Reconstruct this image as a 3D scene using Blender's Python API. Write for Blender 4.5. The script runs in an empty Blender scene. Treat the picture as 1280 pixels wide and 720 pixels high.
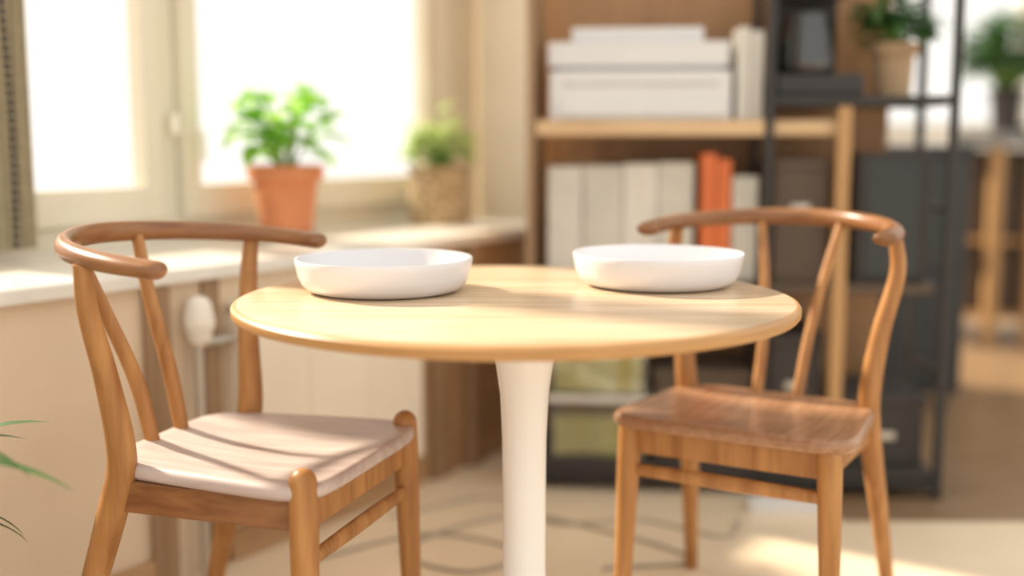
import bpy, bmesh, math, random
from mathutils import Vector, Matrix
random.seed(7)
sc = bpy.context.scene
sc.view_settings.view_transform = 'Standard'
sc.view_settings.look = 'None'
sc.view_settings.exposure = 0.1

# ---------------------------------------------------------------- materials
def new_mat(name):
    m = bpy.data.materials.new(name); m.use_nodes = True
    nt = m.node_tree
    return m, nt, nt.nodes['Principled BSDF']

def plain(name, col, rough=0.6, var=0.06, scale=12, metal=0.0, bump=0.0):
    m, nt, b = new_mat(name)
    b.inputs['Roughness'].default_value = rough
    b.inputs['Metallic'].default_value = metal
    tc = nt.nodes.new('ShaderNodeTexCoord')
    n = nt.nodes.new('ShaderNodeTexNoise'); n.inputs['Scale'].default_value = scale
    n.inputs['Detail'].default_value = 4
    nt.links.new(tc.outputs['Object'], n.inputs['Vector'])
    r = nt.nodes.new('ShaderNodeValToRGB')
    r.color_ramp.elements[0].position = .3; r.color_ramp.elements[1].position = .7
    r.color_ramp.elements[0].color = (*[c*(1-var) for c in col], 1)
    r.color_ramp.elements[1].color = (*[min(1, c*(1+var)) for c in col], 1)
    nt.links.new(n.outputs['Fac'], r.inputs['Fac'])
    nt.links.new(r.outputs['Color'], b.inputs['Base Color'])
    if bump:
        bp = nt.nodes.new('ShaderNodeBump'); bp.inputs['Strength'].default_value = bump
        bp.inputs['Distance'].default_value = .01
        nt.links.new(n.outputs['Fac'], bp.inputs['Height'])
        nt.links.new(bp.outputs['Normal'], b.inputs['Normal'])
    return m

def wood(name, c1, c2, stretch=(1, 14, 14), scale=4.0, rough=0.45):
    m, nt, b = new_mat(name)
    b.inputs['Roughness'].default_value = rough
    tc = nt.nodes.new('ShaderNodeTexCoord')
    mp = nt.nodes.new('ShaderNodeMapping'); mp.inputs['Scale'].default_value = stretch
    n = nt.nodes.new('ShaderNodeTexNoise'); n.inputs['Scale'].default_value = scale
    n.inputs['Detail'].default_value = 6; n.inputs['Distortion'].default_value = .4
    r = nt.nodes.new('ShaderNodeValToRGB')
    r.color_ramp.elements[0].position = .32; r.color_ramp.elements[1].position = .68
    r.color_ramp.elements[0].color = (*c1, 1); r.color_ramp.elements[1].color = (*c2, 1)
    nt.links.new(tc.outputs['Object'], mp.inputs['Vector'])
    nt.links.new(mp.outputs['Vector'], n.inputs['Vector'])
    nt.links.new(n.outputs['Fac'], r.inputs['Fac'])
    nt.links.new(r.outputs['Color'], b.inputs['Base Color'])
    bp = nt.nodes.new('ShaderNodeBump'); bp.inputs['Strength'].default_value = .08
    bp.inputs['Distance'].default_value = .004
    nt.links.new(n.outputs['Fac'], bp.inputs['Height'])
    nt.links.new(bp.outputs['Normal'], b.inputs['Normal'])
    return m

def leafmat(name, c1, c2, trans=.35):
    m, nt, b = new_mat(name)
    b.inputs['Roughness'].default_value = .45
    tc = nt.nodes.new('ShaderNodeTexCoord')
    n = nt.nodes.new('ShaderNodeTexNoise'); n.inputs['Scale'].default_value = 14
    r = nt.nodes.new('ShaderNodeValToRGB')
    r.color_ramp.elements[0].position = .35; r.color_ramp.elements[1].position = .65
    r.color_ramp.elements[0].color = (*c1, 1); r.color_ramp.elements[1].color = (*c2, 1)
    nt.links.new(tc.outputs['Object'], n.inputs['Vector'])
    nt.links.new(n.outputs['Fac'], r.inputs['Fac'])
    nt.links.new(r.outputs['Color'], b.inputs['Base Color'])
    t = nt.nodes.new('ShaderNodeBsdfTranslucent')
    nt.links.new(r.outputs['Color'], t.inputs['Color'])
    mx = nt.nodes.new('ShaderNodeMixShader'); mx.inputs[0].default_value = trans
    nt.links.new(b.outputs[0], mx.inputs[1]); nt.links.new(t.outputs[0], mx.inputs[2])
    nt.links.new(mx.outputs[0], nt.nodes['Material Output'].inputs['Surface'])
    return m

def glassmat(name, tint=(1, 1, 1), gloss=.06):
    m, nt, b = new_mat(name)
    tr = nt.nodes.new('ShaderNodeBsdfTransparent'); tr.inputs['Color'].default_value = (*tint, 1)
    gl = nt.nodes.new('ShaderNodeBsdfGlossy'); gl.inputs['Roughness'].default_value = .03
    mx = nt.nodes.new('ShaderNodeMixShader'); mx.inputs[0].default_value = gloss
    nt.links.new(tr.outputs[0], mx.inputs[1]); nt.links.new(gl.outputs[0], mx.inputs[2])
    nt.links.new(mx.outputs[0], nt.nodes['Material Output'].inputs['Surface'])
    return m

M = {}
M['wall'] = plain('wall_plaster', (.75, .61, .45), .85, .04, 6)
M['reveal'] = plain('cream_paint', (.90, .85, .75), .7, .03, 5)
M['frame'] = plain('window_frame_paint', (.76, .71, .58), .5, .04, 5)
M['sill'] = plain('sill_stone', (.80, .77, .70), .3, .07, 9)
M['rad'] = plain('radiator_enamel', (.90, .80, .65), .45, .03, 4)
M['brownpanel'] = wood('brown_panel', (.27, .16, .085), (.38, .245, .14), (14, 14, 1), 2)
M['floor'] = plain('floor_pale', (.84, .69, .50), .3, .06, 3)
M['floorwood'] = wood('floor_wood', (.23, .14, .075), (.32, .21, .12), (2, 12, 2), 2, .3)
M['skirt'] = wood('skirting_wood', (.40, .23, .11), (.50, .31, .16), (2, 2, 12), 2)
M['partition'] = wood('partition_wood', (.36, .18, .07), (.46, .25, .11), (10, 10, 1), 2)
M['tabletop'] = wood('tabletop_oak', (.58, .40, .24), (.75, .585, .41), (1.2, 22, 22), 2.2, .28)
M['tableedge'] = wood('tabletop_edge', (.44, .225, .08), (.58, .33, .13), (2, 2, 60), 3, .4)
M['white'] = plain('white_lacquer', (.90, .89, .86), .25, .01, 3)
M['ceramic'] = plain('ceramic_white', (.77, .77, .80), .3, .015, 8)
M['legwood'] = wood('chair_leg_oak', (.32, .130, .034), (.50, .245, .078), (12, 12, 1.2), 4)
M['railwood'] = wood('chair_rail_walnut', (.20, .08, .028), (.32, .148, .058), (3, 3, 14), 4, .33)
M['seatbrown'] = wood('chair_seat_walnut', (.33, .165, .083), (.44, .245, .14), (1.5, 16, 16), 4, .27)
M['seatlit'] = wood('chair_seat_pale_lit', (.48, .385, .355), (.63, .53, .49), (1.5, 12, 12), 4, .4)  # light falling on the left seat is painted in as a paler, pinkish wood
M['terra'] = plain('terracotta', (.62, .23, .10), .75, .1, 14, bump=.1)
M['saucer'] = plain('dark_saucer', (.16, .09, .05), .6)
M['soil'] = plain('soil', (.07, .045, .03), .95, .3, 60, bump=.6)
M['leaf'] = leafmat('leaf_bright', (.20, .50, .05), (.48, .80, .16), .5)
M['leafy'] = leafmat('leaf_yellowgreen', (.42, .56, .16), (.70, .80, .40), .5)
M['leafd'] = leafmat('leaf_dark', (.04, .12, .03), (.10, .23, .06), .25)
M['stem'] = plain('stem', (.22, .38, .09), .6)
M['black'] = plain('black_steel', (.028, .025, .023), .45, .1)
M['oak'] = wood('shelf_oak', (.60, .40, .21), (.74, .53, .31), (1.5, 12, 12), 3)
M['oakpost'] = wood('post_oak', (.42, .235, .09), (.54, .32, .135), (12, 12, 1), 3)
M['printer'] = plain('printer_plastic', (.72, .72, .72), .4, .02)
M['printer2'] = plain('printer_grey', (.44, .44, .44), .4, .02)
M['bw'] = plain('binder_white', (.70, .67, .60), .6)
M['bg'] = plain('binder_grey', (.60, .58, .51), .6)
M['bo'] = plain('binder_orange', (.70, .17, .045), .5)
M['dark'] = plain('dark_box', (.042, .035, .031), .6)
M['dark2'] = plain('dark_brown_box', (.10, .07, .047), .6)
M['teal'] = plain('dark_teal', (.030, .032, .032), .4)
M['pot'] = plain('pot_beige', (.50, .34, .20), .8)
M['yel'] = plain('yellow_green_paper', (.62, .58, .22), .7, .2, 9)
M['bin'] = glassmat('clear_plastic', (.88, .88, .82), .12)
M['glass'] = glassmat('window_glass', (1, 1, 1), .04)
M['smoke'] = glassmat('smoked_glass', (.30, .32, .33), .12)
M['curtain'] = plain('curtain_linen', (.52, .45, .31), .9, .1, 40, bump=.2)
M['metal'] = plain('brushed_metal', (.55, .52, .46), .35, .05, 20, 1.0)
M['cable'] = plain('cable_grey', (.40, .34, .26), .6)
M['grey'] = plain('counter_grey', (.24, .24, .23), .4)

m, nt, b = new_mat('wicker'); M['wicker'] = m
tc = nt.nodes.new('ShaderNodeTexCoord'); vo = nt.nodes.new('ShaderNodeTexVoronoi'); vo.inputs['Scale'].default_value = 55
r = nt.nodes.new('ShaderNodeValToRGB'); r.color_ramp.elements[0].color = (.74, .58, .36, 1); r.color_ramp.elements[1].color = (.30, .20, .10, 1)
r.color_ramp.elements[1].position = .7
nt.links.new(tc.outputs['Object'], vo.inputs['Vector']); nt.links.new(vo.outputs['Distance'], r.inputs['Fac'])
nt.links.new(r.outputs['Color'], b.inputs['Base Color']); b.inputs['Roughness'].default_value = .9

# ---------------------------------------------------------------- mesh helpers
def empty(name, loc=(0, 0, 0), rz=0):
    e = bpy.data.objects.new(name, None); sc.collection.objects.link(e)
    e.location = loc; e.rotation_euler = (0, 0, rz); e.empty_display_size = .05
    return e

def mk(name, bm, mats, parent=None, smooth=True, loc=(0, 0, 0), rz=0, bevel=0, angle=40):
    bmesh.ops.recalc_face_normals(bm, faces=bm.faces)
    me = bpy.data.meshes.new(name); bm.to_mesh(me); bm.free()
    if not isinstance(mats, (list, tuple)): mats = [mats]
    for x in mats: me.materials.append(x)
    ob = bpy.data.objects.new(name, me); sc.collection.objects.link(ob)
    ob.location = loc; ob.rotation_euler = (0, 0, rz)
    if parent: ob.parent = parent
    if bevel:
        bv = ob.modifiers.new('bevel', 'BEVEL'); bv.width = bevel; bv.segments = 3; bv.limit_method = 'ANGLE'
    if smooth:
        for p in me.polygons: p.use_smooth = True
        try: me.set_sharp_from_angle(angle=math.radians(angle))
        except Exception: pass
    return ob

def box(bm, a, b, mi=0):
    x0, y0, z0 = a; x1, y1, z1 = b
    v = [bm.verts.new(c) for c in [(x0, y0, z0), (x1, y0, z0), (x1, y1, z0), (x0, y1, z0), (x0, y0, z1), (x1, y0, z1), (x1, y1, z1), (x0, y1, z1)]]
    for f in [(0, 3, 2, 1), (4, 5, 6, 7), (0, 1, 5, 4), (1, 2, 6, 5), (2, 3, 7, 6), (3, 0, 4, 7)]:
        bm.faces.new([v[i] for i in f]).material_index = mi

def boxes(name, lst, mat, parent=None, bevel=0, **k):
    bm = bmesh.new()
    for t in lst:
        box(bm, t[0], t[1], t[2] if len(t) > 2 else 0)
    return mk(name, bm, mat, parent, smooth=bool(bevel), bevel=bevel, **k)

def cr(pts, n):
    P = [Vector(p) for p in pts]; P = [P[0]*2-P[1]] + P + [P[-1]*2-P[-2]]
    out = []
    for i in range(1, len(P)-2):
        for k in range(n):
            t = k/n
            out.append(.5*((2*P[i]) + (P[i+1]-P[i-1])*t + (2*P[i-1]-5*P[i]+4*P[i+1]-P[i+2])*t*t + (3*P[i]-P[i-1]-3*P[i+1]+P[i+2])*t**3))
    out.append(P[-2].copy()); return out

def sweep(bm, pts, ra, rb=None, ref=(1, 0, 0), n=6, seg=16, mi=0, rnd=False):
    if not isinstance(ra, (list, tuple)): ra = [ra]*len(pts)
    if rb is None: rb = ra
    if not isinstance(rb, (list, tuple)): rb = [rb]*len(pts)
    C = cr(pts, n); A = [v.x for v in cr([(a, 0, 0) for a in ra], n)]; B = [v.x for v in cr([(a, 0, 0) for a in rb], n)]
    L = len(C); ref = Vector(ref); rings = []
    items = [(C[i], A[i], B[i], (C[min(i+1, L-1)]-C[max(i-1, 0)]).normalized()) for i in range(L)]
    if rnd:
        def cap(it, sgn):
            c, a, b_, t = it; o = []
            for q in (.35, .65, .88, .98):
                o.append((c+t*sgn*q*min(a, b_), a*math.sqrt(1-q*q), b_*math.sqrt(1-q*q), t))
            return o
        items = cap(items[0], -1)[::-1] + items + cap(items[-1], 1)
    for c, a, b_, t in items:
        s = t.cross(ref)
        if s.length < 1e-4: s = t.cross(Vector((0, 1, 0)))
        s.normalize(); u = s.cross(t).normalized()
        rings.append([bm.verts.new(c + s*a*math.cos(2*math.pi*k/seg) + u*b_*math.sin(2*math.pi*k/seg)) for k in range(seg)])
    for i in range(len(rings)-1):
        for k in range(seg):
            bm.faces.new([rings[i][k], rings[i][(k+1) % seg], rings[i+1][(k+1) % seg], rings[i+1][k]]).material_index = mi
    bm.faces.new(rings[0]).material_index = mi; bm.faces.new(rings[-1]).material_index = mi

def lathe(bm, prof, seg=64, c=(0, 0), mi=0):
    rings = []
    for r, z in prof:
        if r < 1e-6: rings.append([bm.verts.new((c[0], c[1], z))])
        else: rings.append([bm.verts.new((c[0]+r*math.cos(2*math.pi*k/seg), c[1]+r*math.sin(2*math.pi*k/seg), z)) for k in range(seg)])
    for i in range(len(rings)-1):
        a, b_ = rings[i], rings[i+1]
        for k in range(seg):
            k2 = (k+1) % seg
            if len(a) == 1 and len(b_) == 1: continue
            if len(a) == 1: f = [a[0], b_[k], b_[k2]]
            elif len(b_) == 1: f = [a[k], a[k2], b_[0]]
            else: f = [a[k], a[k2], b_[k2], b_[k]]
            bm.faces.new(f).material_index = mi

def leaf(bm, base, d, length, width, droop=.5, mi=0, fold=.25, tip=.75):
    d = Vector(d).normalized(); side = d.cross(Vector((0, 0, 1)))
    if side.length < .01: side = Vector((1, 0, 0))
    side.normalize(); N = 7; rows = []; p = Vector(base); cur = d.copy()
    for i in range(N+1):
        t = i/N
        w = width*.5*(math.sin(math.pi*t**tip))**.8 if 0 < t < 1 else .0006
        up = side.cross(cur).normalized()
        rows.append([bm.verts.new(p-side*w+up*w*fold), bm.verts.new(p), bm.verts.new(p+side*w+up*w*fold)])
        cur = (cur+Vector((0, 0, -droop/N))).normalized(); p = p+cur*length/N
    for i in range(N):
        for k in range(2):
            bm.faces.new([rows[i][k], rows[i][k+1], rows[i+1][k+1], rows[i+1][k]]).material_index = mi

# ---------------------------------------------------------------- room
AW = math.atan2(.837, .547)   # window wall frame: local x = along the wall, local y = outwards
WK = dict(rz=AW)
P0 = 1.877; PW = 2.34
boxes('wall_left', [((-1.6, P0, 0), (4.3, 2.5, .64)), ((-1.6, P0, .64), (.55, 2.5, 3.0)), ((3.35, P0, .64), (4.3, 2.5, 3.0)), ((.55, P0, 2.35), (3.35, 2.5, 3.0))], [M['wall']], **WK)
boxes('windowsill', [((.56, P0-.03, .641), (3.34, PW-.01, .672))], M['sill'], bevel=.006, **WK)
boxes('trim_reveal', [((3.30, P0+.01, .673), (3.349, PW-.045, 2.349))], M['reveal'], **WK)
win = empty('window_1', rz=AW)
z0, z1 = .673, 2.34
fr = [((.56, PW-.02, z0), (.66, PW+.06, z1)), ((3.14, PW-.04, z0), (3.298, PW+.06, z1)),
      ((.66, PW-.02, z0), (3.14, PW+.06, z0+.06)), ((.66, PW-.02, z1-.06), (3.14, PW+.06, z1)),
      ((1.44, PW-.02, z0+.06), (1.50, PW+.06, z1-.06)), ((1.93, PW-.02, z0+.06), (1.985, PW+.06, z1-.06))]
boxes('frame', fr, M['frame'], win, bevel=.004)
def sash(nm, a, b):
    w = .055; zb = z0+.062; zt = z1-.062; y0 = PW-.045; y1 = PW+.01
    boxes(nm, [((a, y0, zb), (a+w, y1, zt)), ((b-w, y0, zb), (b, y1, zt)), ((a+w, y0, zb), (b-w, y1, zb+.085)), ((a+w, y0, zt-.07), (b-w, y1, zt))], M['frame'], win, bevel=.004)
    boxes(nm+'_glass', [((a+w-.003, PW-.015, zb+.08), (b-w+.003, PW-.011, zt-.06))], M['glass'], win)
sash('sash_1', .665, 1.435); sash('sash_2', 1.505, 1.925); sash('sash_3', 1.99, 3.06)
boxes('jamb', [((3.062, PW-.03, z0+.06), (3.139, PW+.05, z1-.06))], M['reveal'], win, bevel=.004)
bm = bmesh.new()
for zz in (.95, 1.5):
    sweep(bm, [(1.957, PW-.052, zz), (1.957, PW-.052, zz+.05)], .012)
    sweep(bm, [(2.02, PW-.05, zz), (2.02, PW-.08, zz), (2.02, PW-.085, zz-.07)], .007)
mk('handle', bm, M['reveal'], win)
bm = bmesh.new(); cols = []
for i in range(41):
    s = 1.395+i*.0030
    off = .02*math.sin(i*.95)
    cols.append([bm.verts.new((s, 2.24+off, z)) for z in (.70, 1.2, 1.8, 2.34)])
for i in range(40):
    for k in range(3): bm.faces.new([cols[i][k], cols[i+1][k], cols[i+1][k+1], cols[i][k+1]])
mk('curtain', bm, M['curtain'], **WK)
bm = bmesh.new()
for i in range(88):
    bmesh.ops.create_icosphere(bm, subdivisions=1, radius=.0085, matrix=Matrix.Translation((1.412+.006*math.sin(i*.13), 2.15, .72+i*.0182)))
mk('blind_chain', bm, M['dark'], **WK)

rad = empty('radiator', rz=AW)
L = []
for i in range(3):
    a = 1.72+i*.213
    L.append(((a, P0-.055, .10), (a+.211, P0-.018, .575)))
boxes('panel', L, M['rad'], rad, bevel=.004)
boxes('back_plate', [((1.72, P0-.02, .13), (2.35, P0-.002, .56)), ((1.715, P0-.058, .575), (2.362, P0-.01, .585))], M['rad'], rad, bevel=.003)
bm = bmesh.new()
sweep(bm, [(1.62, P0-.03, .0), (1.62, P0-.03, .3), (1.62, P0-.03, .53)], .011)
sweep(bm, [(1.62, P0-.03, .51), (1.66, P0-.03, .51), (1.73, P0-.03, .51)], .010)
mk('pipe', bm, M['metal'], rad)
bm = bmesh.new()
sweep(bm, [(1.62, P0-.035, .53), (1.62, P0-.035, .555), (1.62, P0-.035, .585)], [.026, .033, .028], ref=(0, 1, 0), rnd=True)
mk('valve', bm, M['reveal'], rad)
boxes('trim_1', [((2.44, P0-.03, 0), (2.52, P0-.001, .639)), ((2.60, P0-.045, 0), (2.66, P0-.001, .639))], M['brownpanel'], bevel=.003, **WK)
boxes('trim_2', [((2.40, P0-.012, 0.0), (2.435, P0-.001, .639)), ((2.525, P0-.012, 0.0), (2.595, P0-.001, .639)), ((2.665, P0-.012, 0), (2.95, P0-.001, .639))], M['skirt'], **WK)
boxes('trim_3', [((1.50, P0-.02, .0), (1.56, P0-.001, .639)), ((1.655, P0-.012, 0), (1.70, P0-.001, .639))], M['brownpanel'], bevel=.003, **WK)
boxes('baseboard_left', [((-1.6, P0-.016, 0), (1.499, P0-.001, .07)), ((1.71, P0-.016, 0), (2.39, P0-.001, .07))], M['skirt'], **WK)

boxes('floor', [((-3, -1.5, -.1), (6.5, 8, 0))], M['floor'])
boxes('floor_wood', [((.82, 2.72, .0005), (6.4, 7.3, .004))], M['floorwood'])  # wood floor; its front edge also stands in for the sunlit strip's edge
boxes('wall_back', [((.9, 7.3, 0), (2.1, 7.45, 3)), ((2.1, 7.3, 0), (5.0, 7.45, .95)), ((5.0, 7.3, 0), (6.5, 7.45, 3)), ((2.1, 7.3, 2.4), (5, 7.45, 3))], M['reveal'])
w2 = empty('window_2')
boxes('frame', [((2.1, 7.32, .951), (2.2, 7.4, 2.399)), ((3.2, 7.32, .951), (3.28, 7.4, 2.399)), ((4.9, 7.32, .951), (4.999, 7.4, 2.399)), ((2.2, 7.32, .951), (4.9, 7.4, 1.03)), ((2.2, 7.32, 2.32), (4.9, 7.4, 2.399))], M['frame'], w2, bevel=.004)

# ---------------------------------------------------------------- table
tab = empty('dining_table', (.006, 1.80, 0))
zt = .69; R = .442
bm = bmesh.new()
lathe(bm, [(0, zt), (R-.008, zt)], 128)
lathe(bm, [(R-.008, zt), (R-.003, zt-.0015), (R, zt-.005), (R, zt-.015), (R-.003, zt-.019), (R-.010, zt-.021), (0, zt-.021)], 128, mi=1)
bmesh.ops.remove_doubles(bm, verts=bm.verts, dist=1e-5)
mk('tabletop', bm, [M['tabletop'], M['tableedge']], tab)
bm = bmesh.new()
pr = [(0, zt-.021), (.115, zt-.021), (.115, zt-.027), (.074, zt-.034), (.064, zt-.05), (.054, zt-.075), (.046, zt-.11), (.039, zt-.16), (.036, zt-.23), (.035, .36), (.035, .24), (.038, .17), (.046, .115), (.066, .075), (.10, .047), (.15, .030), (.20, .020), (.235, .013), (.243, .006), (.24, 0), (0, 0)]
lathe(bm, pr, 96)
mk('pedestal', bm, M['white'], tab, loc=(.014, 0, 0))

def bowl(name, x, y):
    bm = bmesh.new(); z = 0
    lathe(bm, [(0, z+.003), (.100, z+.003), (.103, z), (.112, z), (.124, z+.004), (.134, z+.013), (.1405, z+.027), (.144, z+.045), (.1455, z+.0535), (.1445, z+.0555), (.142, z+.055),
               (.1395, z+.046), (.135, z+.030), (.128, z+.018), (.116, z+.010), (.095, z+.007), (0, z+.006)], 96)
    mk(name, bm, M['ceramic'], loc=(x, y, zt+.0005), angle=60)
bowl('serving_bowl', -.210, 1.865)
bowl('serving_bowl', .250, 1.945)

# ---------------------------------------------------------------- chairs
def chair(x, y, head, seatmat, pokes, wide=.195, flare=.022, zs=.452, hx=.195, rw=.243, apr='legwood', rz_=.783, rend=-.026):
    e = empty('dining_chair', (x, y, 0), head)
    bm = bmesh.new(); N = 72
    def outline(k, sc_):
        a = 2*math.pi*k/N; ex = .32
        cx = math.copysign(abs(math.cos(a))**ex, math.cos(a)); sy = math.copysign(abs(math.sin(a))**ex, math.sin(a))
        return hx*cx*sc_, (wide+flare*cx)*sy*sc_
    prof = [(.0, -.010), (.3, -.0095), (.6, -.006), (.85, -.001), (.95, 0), (.985, -.002), (1.0, -.008), (1.0, -.016), (.985, -.022), (.93, -.025), (0.0, -.025)]
    rings = []
    for s_, dz in prof:
        if s_ == 0: rings.append([bm.verts.new((0, 0, zs+dz))])
        else: rings.append([bm.verts.new((*outline(k, s_), zs+dz)) for k in range(N)])
    for i in range(len(rings)-1):
        a, b_ = rings[i], rings[i+1]
        for k in range(N):
            k2 = (k+1) % N
            if len(a) == 1: bm.faces.new([a[0], b_[k], b_[k2]])
            elif len(b_) == 1: bm.faces.new([a[k], a[k2], b_[0]])
            else: bm.faces.new([a[k], a[k2], b_[k2], b_[k]])
    mk('seat', bm, seatmat, e, angle=50)
    topz = zs+.002 if pokes else zs-.022
    za = zs-.024; fx = hx-.031
    for i, sg in enumerate((1, -1)):
        bm = bmesh.new()
        sweep(bm, [(fx+.008, sg*.196, 0), (fx+.004, sg*.190, .2), (fx+.001, sg*.184, .38), (fx, sg*.183, topz)], [.0135, .018, .0215, .0205], ref=(1, 0, 0), rnd=pokes)
        mk('leg_%d' % (i+1), bm, M['legwood'], e)
        bm = bmesh.new()
        sweep(bm, [(-.265, sg*.212, 0), (-.208, sg*.197, .2), (-.158, sg*.183, .37), (-.134, sg*.183, .46), (-.142, sg*.198, .58), (-.152, sg*.221, .69), (-.150, sg*(rw-.011), rz_-.022)],
              [.0135, .017, .021, .021, .0175, .015, .013], [.0135, .019, .0235, .023, .019, .016, .013], ref=(1, 0, 0))
        mk('leg_%d' % (i+3), bm, M['legwood'], e)
        bm = bmesh.new()
        sweep(bm, [(-hx+.022, sg*.040, zs-.02), (-.205, sg*.046, .55), (-.250, sg*.062, .67), (-.285, sg*.082, rz_-.008)], [.011, .010, .009, .009], [.013, .014, .013, .011], ref=(1, 0, 0))
        mk('spindle_%d' % (i+1), bm, M['legwood'], e)
        boxes('side_apron_%d' % (i+1), [((-.14, sg*.178-.010, za-.048), (fx, sg*.178+.010, za))], M[apr], e, bevel=.003)
    boxes('front_apron', [((fx-.014, -.178, za-.048), (fx+.006, .178, za))], M['legwood'], e, bevel=.003)
    boxes('rear_apron', [((-.150, -.172, za-.048), (-.130, .172, za))], M[apr], e, bevel=.003)
    bm = bmesh.new()
    sweep(bm, [(fx+.003, -.188, .335), (fx+.003, 0, .335), (fx+.003, .188, .335)], .008, [.011, .014, .011], ref=(0, 0, 1))
    mk('stretcher', bm, M['legwood'], e)
    bm = bmesh.new(); pts = []; ra = []; rb = []
    for i in range(17):
        ph = math.radians(-98+196*i/16)
        x_ = -.055-.245*math.cos(ph); y_ = rw*math.sin(ph)
        q = abs(ph)/math.radians(98)
        z_ = rz_+rend*q**1.6
        pts.append((x_, y_, z_)); ra.append(.0115+.0115*q**2); rb.append(.0175-.004*q**1.3)
    sweep(bm, pts, ra, rb, ref=(0, 0, 1), n=4, seg=20, rnd=True)
    mk('back_rail', bm, M['railwood'], e, angle=80)
    return e
chair(-.402, 1.80, math.radians(-18), M['seatlit'], True, hx=.20, apr='railwood')  # darker apron wood paints in the shadow below this seat
chair(.447, 2.08, math.atan2(-.866, -.5), M['seatbrown'], False, wide=.214, flare=.018, zs=.439, hx=.172, rw=.226, rz_=.780, rend=-.015)

# ---------------------------------------------------------------- plants
def W(s, p, z): return (.547*s-.837*p, .837*s+.547*p, z)
def pot_plant(name, loc, rim, base, h, potmat, leafm, nleaf, fr_, fh, lw, saucer=False, seed=1, rimh=.03, ll=.08):
    random.seed(seed)
    e = empty(name, loc); zz = 0
    if saucer:
        bm = bmesh.new(); lathe(bm, [(0, 0), (base+.015, 0), (base+.022, .012), (base+.019, .012), (base+.01, .006), (0, .006)], 48); mk('saucer', bm, M['saucer'], e)
        zz = .006
    bm = bmesh.new()
    lathe(bm, [(0, zz), (base, zz), (base+(rim-.008-base)*.75, zz+h-rimh), (rim, zz+h-rimh), (rim+.003, zz+h), (rim-.006, zz+h+.001), (rim-.012, zz+h-.02), (0, zz+h-.02)], 48)
    mk('pot', bm, potmat, e, angle=30)
    bm = bmesh.new(); lathe(bm, [(0, zz+h-.012), (rim-.013, zz+h-.016)], 32); mk('soil', bm, M['soil'], e)
    bm = bmesh.new()
    for i in range(nleaf):
        a = random.uniform(0, 6.283); q = math.sqrt(random.random())
        rr = fr_*q; hh = fh*(.25+.75*random.random())*(1-.45*q*q)
        b0 = Vector((rr*.15*math.cos(a), rr*.15*math.sin(a), zz+h-.02)); b2 = Vector((rr*math.cos(a)*.75, rr*math.sin(a)*.75, zz+h+hh*.85))
        mid = (b0+b2)/2+Vector((0, 0, hh*.15))
        sweep(bm, [b0, mid, b2], [.003, .0022, .0015], n=3, seg=6, mi=1)
        for j in range(2):
            a2 = a+random.uniform(-1.3, 1.3)
            leaf(bm, b2-Vector((0, 0, j*.02)), (math.cos(a2), math.sin(a2), random.uniform(.0, .9)), ll*random.uniform(.7, 1.2), lw*random.uniform(.75, 1.2), random.uniform(.5, 1.3))
    mk('foliage', bm, [leafm, M['stem']], e, angle=180)
pot_plant('potted_plant', W(2.19, 2.14, .6725), .098, .064, .19, M['terra'], M['leaf'], 34, .15, .26, .062, True, 4, ll=.085, rimh=.038)
pot_plant('potted_herb', W(2.86, 2.14, .6725), .100, .092, .18, M['wicker'], M['leafy'], 44, .11, .20, .046, False, 9, rimh=.012, ll=.075)
pot_plant('potted_houseplant', (-.835, 1.42, 0), .13, .09, .36, M['terra'], M['leafd'], 24, .21, .40, .026, False, 12, ll=.16)

# ---------------------------------------------------------------- shelving
SR = math.radians(-5.7)
SH = empty('shelving_unit', (.06, 2.98, 0), SR)
D = .36
ups = []
for xx in (.585, 1.04):
    for yy in (0, D-.025):
        ups.append(((xx, yy, 0), (xx+.022, yy+.022, 2.2)))
for zz in (.03, 2.1):
    for yy in (0, D-.025): ups.append(((.0, yy, zz), (1.04, yy+.022, zz+.022)))
    for xx in (.585, 1.04): ups.append(((xx, .022, zz), (xx+.022, D-.025, zz+.022)))
for zz in (.32, .75):
    ups.append(((1.044, .022, zz), (1.058, D-.025, zz+.014)))
boxes('steel_frame', ups, M['black'], SH, bevel=.002)
boxes('shelf_board_1', [((.001, .001, .945), (.583, D, .985)), ((.608, .03, .945), (.80, D, .985))], M['oak'], SH, bevel=.003)
boxes('shelf_board_2', [((.001, .03, .54), (.583, D, .565)), ((.608, .03, .54), (1.03, D, .565))], M['dark2'], SH, bevel=.003)
boxes('shelf_board_3', [((.001, .001, .055), (.583, D, .08)), ((.608, .001, .055), (1.03, D, .08))], M['dark'], SH, bevel=.003)
boxes('shelf_board_4', [((.608, .0, 1.02), (1.04, D, 1.045))], M['black'], SH, bevel=.003)
boxes('shelf_post', [((.765, .0, 0.0), (.80, .028, 1.018))], M['oakpost'], SH, bevel=.003)
boxes('side_panel', [((-.022, -.005, 0), (-.001, D, 2.2))], M['brownpanel'], SH)
boxes('wall_partition', [((-.04, .42, 0), (.98, .48, 2.6))], M['partition'], loc=(.06, 2.98, 0), rz=SR)

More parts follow.
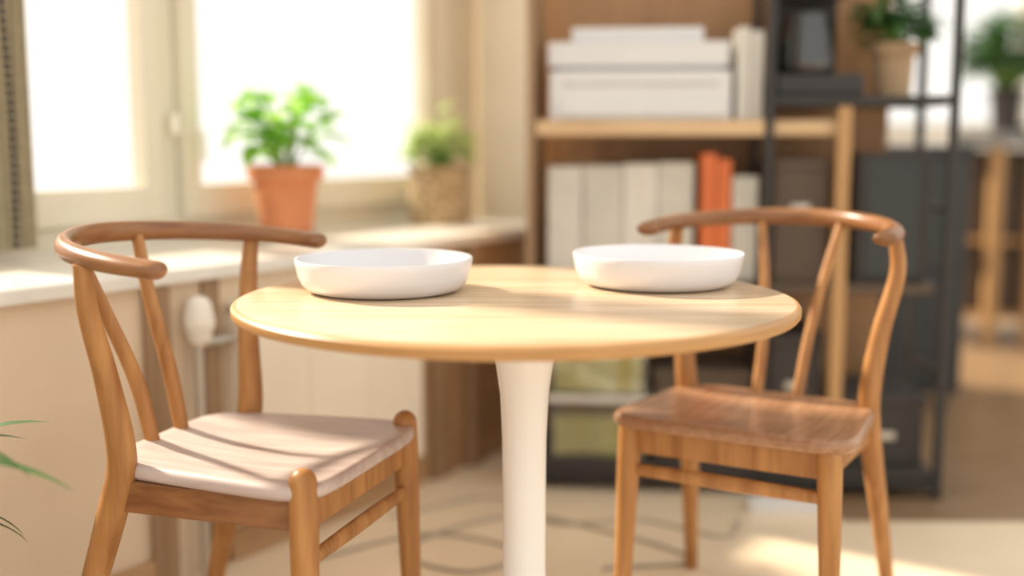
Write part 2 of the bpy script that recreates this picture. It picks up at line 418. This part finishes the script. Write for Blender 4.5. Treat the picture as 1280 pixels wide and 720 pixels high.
def inshelf(name, parts, mats, bevel=.004):
    bm = bmesh.new()
    for t in parts: box(bm, t[0], t[1], t[2] if len(t) > 2 else 0)
    return mk(name, bm, mats, None, smooth=True, bevel=bevel, rz=SR, loc=(.06, 2.98, 0))
z = .986
inshelf('printer', [((.035, .03, z), (.50, .33, z+.125)), ((.055, .055, z+.126), (.48, .32, z+.136), 1), ((.03, .045, z+.137), (.495, .33, z+.20)), ((.09, .07, z+.202), (.43, .32, z+.238)),
                    ((.07, .027, z+.088), (.47, .03, z+.094), 1), ((.06, .02, z+.01), (.48, .03, z+.05), 0)], [M['printer'], M['printer2']], .012)
inshelf('magazine_file', [((.515, .05, z), (.548, .30, z+.235)), ((.55, .05, z), (.582, .30, z+.225))], [M['bw']], .003)
bl = []; x = .028; i = 0; random.seed(3)
while x < .33:
    w = random.uniform(.090, .115); h = random.uniform(.285, .31)
    bl.append(((x, .06+random.uniform(0, .02), .566), (x+w-.002, .33, .566+h), i % 2)); x += w; i += 1
bl += [((.43, .05, .566), (.47, .33, .90), 2), ((.472, .05, .566), (.508, .33, .885), 2), ((.512, .06, .566), (.578, .33, .84), 1)]
inshelf('binders', bl, [M['bw'], M['bg'], M['bo']], .003)
def plastic_bin(name, x0, x1, z0_, h, fill):
    t = .004
    ps = [((x0, .03, z0_), (x1, .33, z0_+t), 0), ((x0, .03, z0_), (x0+t, .33, z0_+h), 0), ((x1-t, .03, z0_), (x1, .33, z0_+h), 0), ((x0+t, .03, z0_+t), (x1-t, .03+t, z0_+h), 0), ((x0+t, .33-t, z0_+t), (x1-t, .33, z0_+h), 0),
          ((x0-.006, .024, z0_+h), (x1+.006, .336, z0_+h+.018), 2),
          ((x0+.015, .045, z0_+.006), (x1-.015, .31, z0_+h*fill), 1)]
    inshelf(name, ps, [M['bin'], M['yel'], M['bw']], .003)
plastic_bin('storage_bin', .035, .30, .081, .155, .7)
plastic_bin('storage_bin', .035, .30, .256, .155, .75)
inshelf('storage_box', [((.32, .05, .081), (.57, .33, .30)), ((.315, .045, .30), (.575, .335, .325)), ((.40, .045, .20), (.48, .05, .225), 1)], [M['dark2'], M['metal']])
inshelf('storage_box', [((.62, .05, .081), (.755, .33, .40)), ((.617, .045, .40), (.758, .335, .425)), ((.66, .045, .28), (.71, .05, .30), 1)], [M['dark'], M['metal']])
inshelf('storage_box', [((.62, .05, .566), (.755, .33, .86)), ((.617, .045, .86), (.758, .335, .885)), ((.66, .045, .74), (.71, .05, .77), 1)], [M['dark2'], M['metal']])
inshelf('storage_box', [((.82, .05, .081), (1.02, .33, .24)), ((.815, .045, .24), (1.025, .335, .265)), ((.89, .045, .15), (.95, .05, .17), 1)], [M['dark'], M['metal']])
inshelf('speaker', [((.83, .06, .566), (1.01, .32, .90)), ((.85, .055, .58), (.99, .06, .885), 1)], [M['dark'], M['teal']])
cm = empty('coffee_machine', (.06, 2.98, 0), SR)
zc = 1.0455
boxes('base', [((.61, .02, zc), (.83, .30, zc+.055))], M['black'], cm, bevel=.008)
boxes('column', [((.615, .20, zc+.055), (.79, .30, zc+.33))], M['dark'], cm, bevel=.01)
boxes('head', [((.615, .05, zc+.25), (.79, .20, zc+.35))], M['dark'], cm, bevel=.01)
bm = bmesh.new(); lathe(bm, [(0, zc+.056), (.065, zc+.056), (.073, zc+.08), (.073, zc+.15), (.055, zc+.20), (.057, zc+.21), (.052, zc+.21), (.052, zc+.20), (.069, zc+.15), (.067, zc+.08), (0, zc+.065)], 40, c=(.70, .115))
mk('carafe', bm, M['smoke'], cm)
def SW(x, y, z):
    return (.06+x*math.cos(SR)-y*math.sin(SR), 2.98+x*math.sin(SR)+y*math.cos(SR), z)
pot_plant('potted_fern', SW(.935, .18, 1.0455), .062, .045, .14, M['pot'], M['leafd'], 60, .11, .17, .032, False, 21, ll=.08)

# ---------------------------------------------------------------- far right things
boxes('cabinet', [((0, 0, .05), (.36, .5, .88)), ((-.01, -.01, .88), (.37, .51, .91)), ((.02, -.012, .08), (.34, 0, .47)), ((.02, -.012, .49), (.34, 0, .86)), ((.14, -.03, .80), (.22, -.012, .815)), ((.14, -.03, .42), (.22, -.012, .435)),
                  ((.02, .03, 0), (.06, .07, .05)), ((.30, .03, 0), (.34, .07, .05)), ((.02, .43, 0), (.06, .47, .05)), ((.30, .43, 0), (.34, .47, .05))], M['teal'], loc=(1.20, 3.9, .004), bevel=.004)
be = empty('workbench', (1.95, 5.1, .0045), math.radians(-8))
boxes('top', [((0, 0, .90), (1.9, .7, .96))], M['grey'], be, bevel=.004)
boxes('posts', [((.01+.17*i, .02, 0), (.065+.17*i, .065, .899)) for i in range(11)], M['oakpost'], be, bevel=.003)
boxes('rails', [((.0, .07, .46), (1.88, .69, .485)), ((.0, .07, .12), (1.88, .69, .145))], M['oakpost'], be, bevel=.003)
boxes('back_posts', [((a, .6, z_), (a+.04, .64, z__)) for a in (.01, 1.8) for z_, z__ in ((0, .12), (.145, .46), (.485, .90))], M['oakpost'], be)
boxes('crates', [((.08+.44*i, .12, .486), (.50+.44*i, .59, .88)) for i in range(4)]+[((.08+.44*i, .12, .146), (.50+.44*i, .59, .45)) for i in range(4)], M['dark2'], be, bevel=.004)
pot_plant('potted_shrub', (2.30, 5.38, .9655), .085, .06, .20, M['dark'], M['leafd'], 130, .20, .46, .05, False, 33, ll=.13)
pot_plant('potted_vine', (2.90, 5.3, .9655), .10, .07, .16, M['pot'], M['leafd'], 60, .2, .3, .04, False, 35, ll=.12)

bm = bmesh.new()
sweep(bm, [(-.45, 2.45, .0045), (-.2, 2.62, .0045), (.02, 2.50, .0045), (-.1, 2.38, .0045), (-.25, 2.52, .0045), (.0, 2.75, .0045), (.25, 2.62, .0045), (.40, 2.45, .0045), (.2, 2.40, .0045)], .0045, n=10, seg=8, ref=(0, 0, 1))
sweep(bm, [(-.30, 2.75, .004), (-.05, 2.9, .004), (.1, 2.7, .004), (.32, 2.72, .004), (.5, 2.6, .004), (.56, 2.72, .004)], .004, n=10, seg=8, ref=(0, 0, 1))
mk('cable', bm, M['cable'])
boxes('power_strip', [((.60, 2.78, 0), (.78, 2.83, .035)), ((.62, 2.79, .035), (.65, 2.82, .038)), ((.675, 2.79, .035), (.705, 2.82, .038)), ((.73, 2.79, .035), (.76, 2.82, .038))], M['printer'], bevel=.006)

# ---------------------------------------------------------------- light
w = bpy.data.worlds.new('World'); sc.world = w; w.use_nodes = True
bg = w.node_tree.nodes['Background']; bg.inputs['Color'].default_value = (1.0, .96, .895, 1); bg.inputs['Strength'].default_value = 1.18
sd = bpy.data.lights.new('sun', 'SUN'); sd.energy = 8.5; sd.color = (1, .87, .69); sd.angle = math.radians(3.0)
so = bpy.data.objects.new('sun', sd); sc.collection.objects.link(so)
el = math.radians(36)
v = Vector((.837*math.cos(el), -.547*math.cos(el), -math.sin(el)))
so.rotation_euler = v.to_track_quat('-Z', 'Y').to_euler(); so.location = (-3, 5, 4)

# ---------------------------------------------------------------- camera
cd = bpy.data.cameras.new('camera'); co = bpy.data.objects.new('camera', cd); sc.collection.objects.link(co)
co.location = (0, 0, .94); co.rotation_euler = (math.radians(90-7.5), 0, 0)
cd.sensor_width = 36; cd.lens = 1427/1280*36
cd.dof.use_dof = True; cd.dof.focus_distance = 1.74; cd.dof.aperture_fstop = 0.85
sc.camera = co
